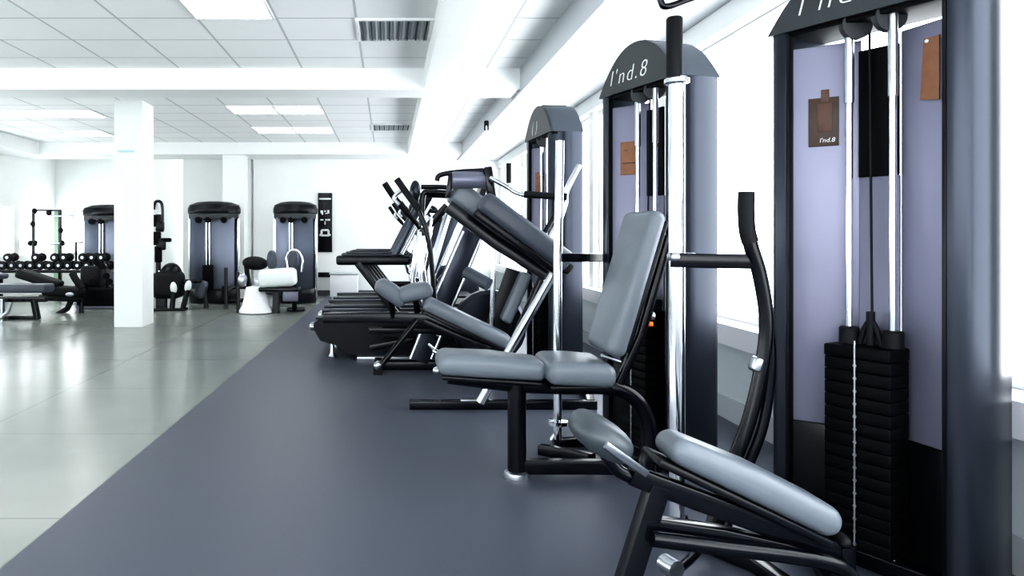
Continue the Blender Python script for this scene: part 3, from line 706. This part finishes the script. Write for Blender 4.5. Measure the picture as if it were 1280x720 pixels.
# benches on the left
YE=9.5
bl=thing('flat_bench','black flat bench with steel legs cut by the left photo edge','bench',(-5.0,YE,0))
obj('bench_pad',MB().box(P(25,360,YE),(.78,.34,.11),.035,k=4),'pad_dark',bl)
obj('bench_frame',MB().bar([P(-18,374,YE),P(58,374,YE)],.08,.07),'frame',bl)
obj('leg',MB().bar([P(42,374,YE),P(47,399,YE)],.06,.09),'frame',bl); obj('leg',MB().bar([P(2,374,YE-.15),P(2,403,YE-.15)],.06,.07),'steel',bl)
obj('floor_rail',MB().bar([P(5,398,YE),P(48,398,YE)],.06,.07),'frame',bl)
obj('adjuster',MB().tube([P(0,398,YE-.2),P(10,390,YE-.2),P(14,378,YE-.2)],.025,10),'steel',bl)
obj('head_pad',MB().box(P(-2,345,YE),(.14,.3,.07),.03,rot(0,10,0),k=3),'pad_dark',bl)
YF=10.3
bi=thing('incline_bench','long black bench with raised sloping back pad, beside the flat bench','bench',(-4.6,YF,0))
R1=rot(0,18,0)
obj('back_pad',MB().box(P(50,349,YF),(.60,.32,.12),.04,R1,k=4,taper=(1.0,.9)),'rubber',bi)
obj('seat_pad',MB().box(P(80,364,YF),(.52,.32,.14),.045,rot(0,4,0),k=4),'rubber',bi)
obj('bench_beam',MB().bar([P(50,372,YF),P(104,374,YF)],.08,.08),'frame',bi)
obj('leg',MB().bar([P(90,374,YF),P(84,386,YF),P(72,393,YF)],.05,.07),'frame',bi)
obj('foot',MB().bar([P(58,394.5,YF),P(77,394.5,YF)],.05,.05),'steel',bi)
obj('leg_roll',MB().tube([P(90,341,YF),P(95,350,YF),P(103,360,YF)],.05,12,3),'rubber',bi)
obj('end_leg',MB().bar([P(101,370,YF),P(102,394,YF)],.05,.06),'frame',bi)
obj('hub',MB().ell(P(87,368,YF-.17),(.06,.03,.03)),'steel',bi)
YG=10.75
sm=thing('plate_loaded_machine','squat black low machine on pale base between long bench and white column','exercise machine',(-4.15,YG,0))
obj('body',MB().box(P(127,370,YG+.3),(.58,.5,.28),.04,k=3),'plate',sm)
obj('base',MB().box((P(125,390,YG+.3).x,YG+.3,.1),(.58,.46,.2),.03,k=3),'panel',sm)
obj('upright',MB().box(P(116,346,YG+.4),(.32,.25,.34),.06,k=3),'rubber',sm)
for (x,y) in ((106,357),(116,352),(127,333),(133,345),(137,352),(122,329)): obj('disc',MB().lathe([(.02,-.02),(.05,-.02),(.05,.02),(.02,.02)],P(x,y,YG+.05),rot(90,0,20),14),'plate',sm)
obj('side_frame',MB().bar([P(136,372,YG+.2),P(134,340,YG+.2),P(128,328,YG+.2)],.05,.05),'frame',sm)

# ------------------------------------------------------------------ camera, light, colour
cam=bpy.data.cameras.new('camera'); co=bpy.data.objects.new('camera',cam); C.objects.link(co)
co.location=(0,0,H); co.rotation_euler=(PI/2,0,0); cam.sensor_width=36; cam.lens=36*F/1280
cam.shift_x=(640-CX)/1280; cam.shift_y=-(360-CY)/1280; cam.clip_start=.05
bpy.context.scene.camera=co
wd=bpy.data.worlds.new('world'); bpy.context.scene.world=wd; wd.use_nodes=True
bg=wd.node_tree.nodes['Background']; bg.inputs[0].default_value=(.93,.97,1,1); bg.inputs[1].default_value=5.5
vs=bpy.context.scene.view_settings; vs.view_transform='Standard'; vs.look='High Contrast'; vs.exposure=-.02; vs.gamma=1
